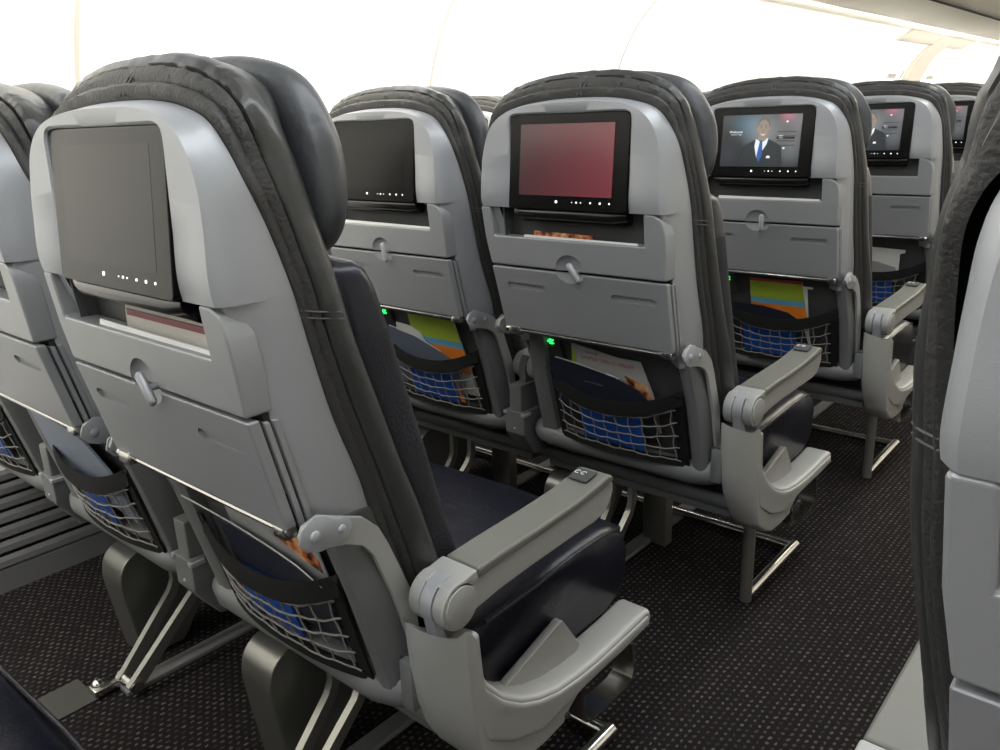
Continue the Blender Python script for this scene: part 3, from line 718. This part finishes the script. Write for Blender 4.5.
def welcome_picture(parent):
    """flat picture shown on a lit screen: a smiling man in a dark suit and the menu beside him"""
    def tm(x, z, d): return (x, lerp(.372, .3885, (z-.85)/.17)-d, z)
    pieces = []
    def poly(pts, m, d): pieces.append(([tm(x, z, d) for x, z in pts], m, d))
    def ell(cx, cz, a, b_, n=28): return [(cx+a*math.cos(2*math.pi*k/n), cz+b_*math.sin(2*math.pi*k/n)) for k in range(n)]
    B_ = [scr_welcome, emis('skin', (.24, .19, .15), .42), emis('suit', (.022, .028, .032), .35), emis('shirt', (.75, .80, .85), .36), emis('tie', (.03, .10, .32), .36), emis('hair', (.12, .11, .10), .36), emis('teeth', (.8, .78, .75), .33), emis('menu_line', (.01, .012, .015), .3), emis('badge', (.7, .72, .72), .45), emis('features', (.10, .075, .06), .36)]
    poly([(-.106, .8755), (.090, .8755), (.090, .995), (-.106, .995)], 0, .0010)
    poly([(-.058, .8755), (-.052, .905), (-.046, .924), (-.022, .937), (.018, .937), (.034, .930), (.046, .921), (.052, .8755)], 2, .0013)
    poly([(-.019, .938), (.013, .941), (.010, .928), (.000, .912), (-.010, .895), (-.016, .900), (-.020, .922)], 3, .0016)
    poly([(-.008, .936), (-.002, .936), (-.001, .931), (.0015, .905), (-.007, .884), (-.013, .900), (-.008, .931)], 4, .0019)
    poly([(-.013, .945), (.009, .945), (.008, .938), (-.004, .930), (-.014, .938)], 1, .0018)
    poly(ell(-.001, .967, .0155, .0225), 5, .0016)
    poly(ell(-.001, .9625, .0142, .0205), 1, .0020)
    poly(ell(-.0158, .962, .0022, .005), 1, .0019); poly(ell(.0140, .962, .0022, .005), 1, .0019)
    poly([(-.008, .9525), (-.004, .950), (.002, .950), (.006, .9525), (.002, .9475), (-.004, .9475)], 6, .0023)
    for x in (-.007, .005):
        poly(ell(x, .9665, .0024, .0011, 12), 9, .0023); poly([(x-.003, .9705), (x+.003, .9705), (x+.003, .9718), (x-.003, .9715)], 9, .0023)
    poly([(-.0026, .9585), (.0012, .9585), (.0006, .9575), (-.0020, .9575)], 9, .0022)
    poly([(-.018, .938), (-.020, .922), (-.012, .893), (-.030, .915), (-.026, .933)], 2, .0020)
    poly([(.013, .940), (.010, .926), (-.004, .893), (.020, .912), (.024, .932)], 2, .0018)
    poly([(.011, .8955), (.021, .8955), (.020, .901), (.013, .901)], 8, .0022)
    for z in (.955, .945, .934, .924): poly([(.034, z), (.078, z), (.078, z+.0012), (.034, z+.0012)], 7, .0016)
    poly([(.032, .939), (.076, .939), (.076, .944), (.032, .944)], 7, .0014)
    for x, z in ((.0555, .978), (.052, .918)): poly(ell(x, z, .0026, .0022, 12), 8, .0018)
    V, F, FM = [], [], []
    for pts, m, d in pieces:
        i0 = len(V); V += pts; F.append(list(range(i0, i0+len(pts)))); FM.append(m)
    me = D.meshes.new('screen_picture'); me.from_pydata([(x, y-YO, z) for x, y, z in V], [], F)
    for p, m in zip(me.polygons, FM): p.material_index = m
    for m in B_: me.materials.append(m)
    o = D.objects.new('screen_picture', me); C.objects.link(o); o.parent = parent
    o['label'] = 'welcome picture of a smiling man in a dark suit and blue tie'
    for body, x, z, s in (('Welcome', -.070, .956, .0085), ('Please press to begin', -.069, .950, .0032), ('English', .043, .9465, .0040), ('Movies', .044, .9415, .0035)):
        t = text_mesh('t', body, s, B_[8]); t.transform(Matrix.Rotation(math.pi/2, 4, 'X'))
        t.transform(Matrix.Translation((x, lerp(.372, .3885, (z-.85)/.17)-.0018-YO, z)))
        q = D.objects.new('screen_text', t); C.objects.link(q); q.parent = parent
    return o

# ------------------------------------------------------------------ prototype seats and copies
root0 = D.objects.new('airplane_seat', None); C.objects.link(root0)
build_back(root0)
def copy_tree(o, parent=None):
    c = o.copy(); C.objects.link(c); c.parent = parent
    for ch in list(o.children): copy_tree(ch, c)
    return c
PITCH, SPACE, XC = 0.787, 0.4993, -0.850
def seat_loc(row, col): return (XC+SPACE*col, YO+PITCH*(row-1), 0)
arm_src = {}
def proto_parts(fn, key, *a):
    if key not in arm_src:
        holder = D.objects.new('holder', None); C.objects.link(holder); fn(holder, *a); arm_src[key] = holder
    return arm_src[key]
def give(root, key):
    for ch in list(arm_src[key].children): copy_tree(ch, root)
proto_parts(add_armrest, 'armR', 1); proto_parts(add_armrest, 'armL', -1)
proto_parts(add_shroud, 'shR', 1); proto_parts(add_shroud, 'shL', -1); proto_parts(add_post, 'poR', 1)
pic = D.objects.new('holder', None); C.objects.link(pic); welcome_picture(pic)
red_me = MB().prism([(-.106, .8755), (.090, .8755), (.090, .995), (-.106, .995)], -.0012, .001, 'y', 0, fn=lambda x, y, z: (x, lerp(.372, .3885, (z-.85)/.17)+y, z)).build('screen_picture', scr_red)
def place(row, col, label, screen='off', latch=-38, recline=0, loc=None, side=1, aisle=None):
    r = copy_tree(root0)
    r.location = loc or seat_loc(row, col); tag(r, label, 'seat', 'airplane seats')
    if aisle is None: aisle = (col == 0)
    if aisle:
        give(r, 'armR' if side > 0 else 'armL'); give(r, 'shR' if side > 0 else 'shL')
    else: give(r, 'armR'); give(r, 'poR')
    for ch in r.children:
        nm = ch.name.split('.')[0]
        if nm == 'tray_table':
            for q in ch.children:
                if q.name.startswith('latch'): q.rotation_euler[1] = math.radians(latch)
        if nm == 'monitor' and screen != 'off':
            if screen == 'red': q = red_me.copy(); C.objects.link(q); q.parent = ch
            if screen == 'welcome':
                for pc in list(pic.children): copy_tree(pc, ch)
    return r
place(1, 0, 'nearest grey aisle seat, blank dark screen and an armrest toward the aisle', latch=-38)
place(1, -1, 'grey middle seat of the nearest left row, cut by the left picture edge', latch=-30)
place(1, -2, 'grey window seat of the nearest left row, only its net pocket and lower frame showing', latch=0)
place(2, 0, 'grey aisle seat in the second row with a dim red screen', 'red', latch=-38)
place(2, -1, 'grey middle seat in the second row with a blank screen and striped card below', latch=-14)
place(2, -2, 'grey window seat of the second row, mostly hidden behind the nearest aisle seat')
place(3, 0, 'grey aisle seat in the third row whose screen shows a man in a suit', 'welcome', latch=0)
place(3, -1, 'grey middle seat of the third row, only the crown showing between second row seats', 'welcome')
place(3, -2, 'grey window seat of the third row, only a sliver showing')
place(4, 0, 'grey aisle seat in the fourth row, lit screen half hidden by the third row seat', 'welcome', latch=0)
place(4, -1, 'grey middle seat of the fourth row, top edge peeping over the others', 'welcome')
place(5, 0, 'grey aisle seat in the fifth row, narrow slice of lit screen showing', 'welcome', latch=0)
place(5, -1, 'grey middle seat of the fifth row, just a sliver behind the others', 'welcome')
place(6, 0, 'farthest grey aisle seat seen, its rounded top touching the right picture edge', 'welcome')
place(0, 0, loc=(XC, YO-PITCH+.03, 0), label='seat of which only the navy cushion corner shows, bottom left of the photo')
place(1, 0, 'large grey seat across the aisle, cut by the right picture edge', loc=(.133, YO-.004, 0), side=-1)

# ------------------------------------------------------------------ seat frames (one per row, shared by three seats)
def seat_frame(row, label, loc=None, mirror=False):
    r = empty('seat_stand', loc or (-1.17, YO+PITCH*(row-1), 0), label, 'seat base', 'seat bases under the rows')
    X = 1.17
    def done(mb, name, m):
        mb.map(lambda x, y, z: (x+X, y, z))
        if mirror: mb.map(lambda x, y, z: (-x, y, z))
        return mb.build(name, m, r)
    for tx in (-1.42, -.93):
        for dx, sh in ((0, 0.0), (.042, .022)):
            mb = MB(); yy = [(.505, .018), (.520, .030), (.628+sh, .150), (.640+sh, .175), (.640+sh, .285)]
            rings = []
            for i, (y, z) in enumerate(yy):
                w_ = .0065; t = .009 if i > 1 else .012
                a = Vector((yy[min(i+1, 4)][0]-yy[max(i-1, 0)][0], yy[min(i+1, 4)][1]-yy[max(i-1, 0)][1])).normalized(); nx = (-a.y, a.x)
                rings.append([(tx+dx-w_, y+nx[0]*t, z+nx[1]*t), (tx+dx+w_, y+nx[0]*t, z+nx[1]*t), (tx+dx+w_, y-nx[0]*t, z-nx[1]*t), (tx+dx-w_, y-nx[0]*t, z-nx[1]*t)])
            mb.loft(rings); done(mb, 'leg', alu)
        mb = MB().box(tx-.012, tx+.052, .80, .835, .0, .245, .004); done(mb, 'leg', alu)
        mb = MB().tube([(tx-.01, .512, .022), (tx+.052, .512, .022)], .012, 12).box(tx-.03, tx+.0, .455, .515, .006, .022, .004).sphere((tx-.018, .47, .022), .012); done(mb, 'foot_fitting', chrome)
        # equipment pod hung beside the leg
        px0, px1 = tx-.128, tx-.046
        pod = [(.575, .004), (.556, .15), (.556, .19), (.566, .216), (.590, .232), (.63, .238), (.70, .236), (.755, .215), (.775, .175), (.76, .13), (.70, .06), (.66, .004)]
        pod = spl(pod, 34); mb = MB().prism(pod, px0, px1, 'x', .004, 2); done(mb, 'equipment_pod', pod_m)
    for y, z in ((.60, .275), (.83, .245)):
        done(MB().tube([(-2.06, y, z), (-.62, y, z)], .016, 14), 'cross_beam', frame_grey)
    # baggage bar on the floor and its aisle leg
    done(MB().tube([(-2.04, .958, .018), (-.632, .958, .018)], .0115, 12), 'baggage_bar', chrome)
    mb = MB().tube([(-.626, .702, .014), (-.626, .90, .019), (-.626, .966, .020)], .0125, 12); done(mb, 'baggage_bar', chrome)
    mb = MB().tube([(-.626, .700, .004), (-.626, .700, .250)], .0125, 12); done(mb, 'leg', alu)
    # bent bracket under the aisle shroud
    path = [(.838, .215), (.838, .150), (.846, .134), (.866, .126), (.955, .126), (.972, .134), (.978, .150), (.972, .20)]
    rings = []
    for i, (y, z) in enumerate(path):
        a = Vector((path[min(i+1, 7)][0]-path[max(i-1, 0)][0], path[min(i+1, 7)][1]-path[max(i-1, 0)][1])).normalized(); t = .0022
        rings.append([(-.628, y-a.y*t, z+a.x*t), (-.590, y-a.y*t, z+a.x*t), (-.590, y+a.y*t, z-a.x*t), (-.628, y+a.y*t, z-a.x*t)])
    mb = MB().loft(rings); mb.box(-.63, -.60, .80, .97, .20, .232, .003); done(mb, 'bracket', chrome)
    return r
frames = {}
for row, lab in ((1, 'metal legs, pods and bars under the nearest left row'), (2, 'metal legs and floor bar under the second left row'), (3, 'metal legs and floor bar under the third left row'), (4, 'legs and floor bar under the fourth left row, seen past the third armrest')):
    if row == 1: frames[1] = seat_frame(1, lab)
    else:
        f = copy_tree(frames[1]); f.location = (-1.17, YO+PITCH*(row-1), 0); tag(f, lab, 'seat base', 'seat bases under the rows')

# ------------------------------------------------------------------ things in the pockets and slots
def mz(z): return interp([.36, .60], [.527, .466], z)
def sheet(pts, z_off, th, m, name, loc_seat, parent=None, bend=0.0, extra=None):
    """flat printed thing in a seat pocket: pts are (u,z)"""
    xs = [p[0] for p in pts]; zs = [p[1] for p in pts]; cx = sum(xs)/len(xs); zc = min(zs)
    b = bmesh.new(); A = [b.verts.new((u, 0, z)) for u, z in pts]; b.faces.new(A)
    bmesh.ops.triangulate(b, faces=b.faces[:])
    bmesh.ops.subdivide_edges(b, edges=b.edges[:], cuts=3, use_grid_fill=True)
    r = bmesh.ops.extrude_face_region(b, geom=b.faces[:])
    for v in [g_ for g_ in r['geom'] if isinstance(g_, bmesh.types.BMVert)]: v.co.y += th
    for v in b.verts:
        u, y, z = v.co; v.co.y = y + mz(z)+z_off - bend*((u-cx)/.1)**2 - (0.6*bend*max(0, (z-zc))/.1)
    bmesh.ops.recalc_face_normals(b, faces=b.faces)
    me = D.meshes.new(name)
    o = loc_seat
    for v in b.verts: v.co -= Vector((cx, YO, 0)) if parent is None else Vector((parent['_cx'], YO, 0))
    b.to_mesh(me); b.free()
    ob = finish(name, me, m, parent)
    if parent is None: ob.location = (o[0]+cx, o[1], o[2]); ob['_cx'] = cx
    return ob
def seat_of(r, c): return seat_loc(r, c)
P_ = lambda *a: list(a)
# striped service card: lime, sky and orange bands
def striped_card(loc, bands, label, x0, x1, ztop_, slant=0.0, group=None, grey=False):
    z = ztop_; base = None
    pts = [(x0, .40), (x1+slant, .40), (x1, ztop_), (x0, ztop_)]
    card = sheet(pts, .0045, .0016, paper_w, 'striped_card', loc)
    tag(card, label, 'card', group)
    for m, h in bands:
        sheet([(x0+.0005, z-h), (x1+slant*(ztop_-z+h)/.18-.0005, z-h), (x1+slant*(ztop_-z)/.18-.0005, z), (x0+.0005, z)], .0038, .0006, m, 'printed_band', loc, card); z -= h
    return card
L21 = seat_of(2, -1); L20 = seat_of(2, 0); L30 = seat_of(3, 0); L10 = seat_of(1, 0); L11 = seat_of(1, -1); L12 = seat_of(1, -2); L40 = seat_of(4, 0)
striped_card(L21, [(lime_m, .052), (sky_m, .016), (orange_m, .06)], 'lime, sky blue and orange striped card in the second row middle seat pocket', -.035, .113, .584, .03)
striped_card(L30, [(redp_m, .008), (lime_m, .046), (sky_m, .015), (orange_m, .06)], 'striped card with a red top edge in the third row aisle seat pocket', -.056, .084, .586, .02)
o = sheet([(.07, .42), (.098, .42), (.096, .568), (.11, .568), (.11, .574), (.07, .574)], .0068, .001, paper_w, 'paper_sheet', L30); tag(o, 'thin white paper behind the striped card in the third row aisle pocket', 'paper')
# dark folders, leaflets
o = sheet([(-.118, .520), (-.11, .40), (.115, .40), (.118, .478), (.06, .502), (-.02, .530), (-.098, .545)], -.004, .0022, paper_slate, 'seat_leaflet', L21, bend=.004); tag(o, 'slate grey leaflet with curled corner in the second row middle pocket', 'leaflet')
q = sheet([(-.098, .5465), (-.02, .5315), (.06, .5035), (.06, .5055), (-.02, .534), (-.098, .549)], -.0046, .0008, paper_w, 'white_edge', L21, o, bend=.004)
o = sheet([(-.085, .54), (-.08, .44), (.04, .44), (-.005, .54), (-.03, .553), (-.08, .557)], .0015, .0015, paper_w, 'paper_sheet', L21); tag(o, 'white paper poking out behind the slate leaflet in the second row middle pocket', 'paper')
o = sheet([(-.078, .42), (.115, .42), (.108, .498), (.088, .568), (.04, .568), (0, .573), (-.066, .583)], .004, .0018, paper_g, 'menu_booklet', L20); tag(o, 'pale menu booklet with red lettering in the second row aisle seat pocket', 'booklet')
o.data.materials.clear(); o.data.materials.append(mat('menu_paper', (.42, .42, .41), .5))
sheet([(-.066, .582), (-.060, .55), (-.068, .50), (-.078, .50)], .0034, .0006, lime_m, 'green_margin', L20, o)
sheet([(.048, .532), (.094, .520), (.108, .490), (.112, .45), (.08, .45), (.06, .50)], .0034, .0006, food_m, 'food_photo', L20, o)
def pocket_text(body, size, m, u, z, yo, parent, loc, name='lettering', rot=0):
    t = text_mesh(name, body, size, m); t.transform(Matrix.Rotation(math.pi/2+math.radians(-14), 4, 'X')); t.transform(Matrix.Rotation(rot, 4, 'Y'))
    t.transform(Matrix.Translation((u-parent['_cx'], mz(z)+yo-YO, z)))
    ob = D.objects.new(name, t); C.objects.link(ob); ob.parent = parent; return ob
pocket_text('SIMPLE. TASTE. FRESH', .0125, text_red, .013, .556, .0028, o, L20, rot=math.radians(2))
pocket_text('Food for sale', .0055, panel_dark, -.02, .568, .0028, o, L20, rot=math.radians(3))
o = sheet([(-.118, .530), (-.10, .41), (.118, .41), (.114, .482), (.085, .510), (.03, .528), (-.05, .541), (-.104, .548)], -.004, .0025, paper_navy, 'seat_leaflet', L20, bend=.004); tag(o, 'navy folder curling open in the second row aisle seat pocket', 'folder')
sheet([(-.104, .548), (-.05, .541), (.03, .527), (.03, .5285), (-.05, .543), (-.104, .550)], -.0046, .0008, paper_w, 'white_edge', L20, o, bend=.004)
pocket_text('safety information', .006, paper_slate, -.02, .506, -.0072, o, L20, rot=math.radians(4))
o = sheet([(.012, .5345), (.042, .5275), (.030, .512)], -.0058, .0008, paper_w, 'paper_sheet', L20); tag(o, 'folded white paper corner sticking out of the navy folder in the second row', 'paper')
o = sheet([(-.112, .515), (-.10, .42), (.10, .42), (.085, .478), (.05, .500), (-.02, .512)], -.004, .002, paper_navy, 'seat_leaflet', L30, bend=.004); tag(o, 'black folder lying low in front of the striped card in the third row pocket', 'folder')
o = sheet([(-.02, .512), (.05, .4995), (.025, .487)], -.0055, .0008, paper_w, 'paper_sheet', L30); tag(o, 'white paper corner in front of the black folder in the third row pocket', 'paper')
o = sheet([(-.04, .44), (.092, .46), (.096, .545), (.112, .550), (.112, .560), (-.04, .565)], .0035, .0015, paper_w, 'paper_sheet', L40); tag(o, 'creased white paper standing in the fourth row aisle seat pocket', 'paper')
o = sheet([(-.06, .44), (.092, .45), (.085, .500), (.03, .515), (-.06, .525)], -.003, .0015, paper_g, 'seat_leaflet', L40); tag(o, 'grey leaflet leaning in front of the creased paper in the fourth row pocket', 'leaflet')
# nearest aisle seat
o = sheet([(-.06, .43), (.150, .43), (.142, .553), (-.045, .580)], .003, .002, paper_g, 'menu_booklet', L10); tag(o, 'grey leaflet with a food photo in the nearest aisle seat pocket', 'leaflet')
sheet([(.045, .562), (.060, .567), (.085, .560), (.118, .545), (.138, .530), (.138, .512), (.100, .520), (.065, .535)], .0022, .0007, food_m, 'food_photo', L10, o)
o = sheet([(-.055, .515), (-.055, .41), (.150, .41), (.148, .500), (.10, .512), (.03, .520), (-.055, .532)], -.004, .0025, paper_navy, 'seat_leaflet', L10, bend=.004); tag(o, 'dark navy folder with a pale edge in the nearest aisle seat pocket', 'folder')
sheet([(-.127, .543), (-.06, .532), (.03, .519), (.10, .511), (.148, .499), (.148, .503), (.10, .515), (.03, .523), (-.06, .535), (-.127, .546)], -.0046, .0008, paper_w, 'white_edge', L10, o, bend=.004)
o = sheet([(-.115, .41), (.135, .41), (.128, .50), (.06, .545), (-.03, .560), (-.11, .565)], -.003, .004, mat('magazine_cover', (.20, .23, .28), .35), 'magazine', L11, bend=.004); tag(o, 'bluish magazine leaning out of the nearest middle seat pocket', 'magazine')
# blue booklets seen low through the nets
for loc, a, b_, top, lab in ((L10, -.07, .048, .460, 'bright blue booklet behind the net of the nearest aisle seat'), (L20, -.062, .082, .460, 'bright blue booklet behind the net of the second row aisle seat'), (L21, -.060, .085, .460, 'blue booklet behind the net of the second row middle seat'),
                            (L30, -.075, .07, .460, 'blue booklet behind the net of the third row aisle seat'), (L11, -.06, .03, .460, 'blue booklet behind the net of the nearest middle seat'), (L12, -.06, .06, .460, 'blue booklet behind the net of the nearest window seat'), (L40, -.08, .08, .460, 'blue booklet behind the net of the fourth row aisle seat')):
    o = sheet([(a, .376), (b_, .374), (b_-.002, top), (a, top)], -.0085, .0025, paper_blue, 'blue_booklet', loc, bend=.002); tag(o, lab, 'booklet', 'blue booklets in the net pockets')
o = sheet([(.088, .38), (.102, .38), (.100, .475), (.086, .475)], -.0085, .001, orange_m, 'narrow_card', L21); tag(o, 'narrow orange card beside the blue booklet in the second row middle net', 'card')
# papers standing in the slots above the trays
def slot_paper(loc, x0, x1, z1l, z1r, dy, m, name, label, cat='paper', stripe=False):
    y = yr(.80)+dy
    mb = MB().loft([[(x, y, .787), (x, y+.0015, .787), (x, y+.0035, lerp(z1l, z1r, (x-x0)/(x1-x0))), (x, y+.002, lerp(z1l, z1r, (x-x0)/(x1-x0)))] for x in [lerp(x0, x1, k/6) for k in range(7)]])
    mb.map(lambda x, yy, z: (x-x0, yy, z)); o = mb.build(name, m); o.location = (loc[0]+x0, loc[1], 0); tag(o, label, cat)
    if stripe:
        zt = (z1l+z1r)/2-.008; mb = MB().box(.006, x1-x0, y-.0004, y+.0012, zt-.0035, zt+.0035)
        mb.build('red_band', red_m, o)
    return o
slot_paper(L10, -.100, .152, .803, .801, .0325-.026, paper_w, 'white_booklet', 'white booklet edge in the slot under the nearest aisle screen', 'booklet')
slot_paper(L10, -.055, .155, .828, .820, .018, mat('cream_paper', (.5, .47, .42), .6), 'cream_booklet', 'cream booklet with a dark red band in the slot under the nearest aisle screen', 'booklet', True)
slot_paper(L20, -.112, .13, .801, .800, .008, paper_w, 'white_booklet', 'white booklet edge in the slot under the red screen', 'booklet')
slot_paper(L20, -.095, .035, .808, .806, .016, food_m, 'printed_leaflet', 'food printed leaflet behind the white booklet under the red screen', 'leaflet')
slot_paper(L21, -.130, .145, .803, .801, .008, paper_w, 'white_booklet', 'white booklet edge in the slot of the second row middle seat', 'booklet')
slot_paper(L30, -.115, .14, .803, .801, .008, paper_w, 'white_booklet', 'white booklet edge in the slot under the third row screen', 'booklet')

# faint loading word on the red screen
for o in list(D.objects):
    if o.name.startswith('screen_picture') and o.data == red_me.data and o.parent is not None:
        t = text_mesh('screen_text', 'Welcome', .007, emis('faint_text', (.10, .04, .045), 1)); t.transform(Matrix.Rotation(math.pi/2, 4, 'X'))
        t.transform(Matrix.Translation((-.008, lerp(.377, .3905, (.936-.85)/.17)-.0018-YO, .936)))
        q = D.objects.new('screen_text', t); C.objects.link(q); q.parent = o.parent
# remove the holders the parts were copied from
def wipe(o):
    for c in list(o.children): wipe(c)
    D.objects.remove(o, do_unlink=True)
for h in list(arm_src.values())+[pic, red_me, root0]: wipe(h)
for o in D.objects:
    if '_cx' in o: del o['_cx']
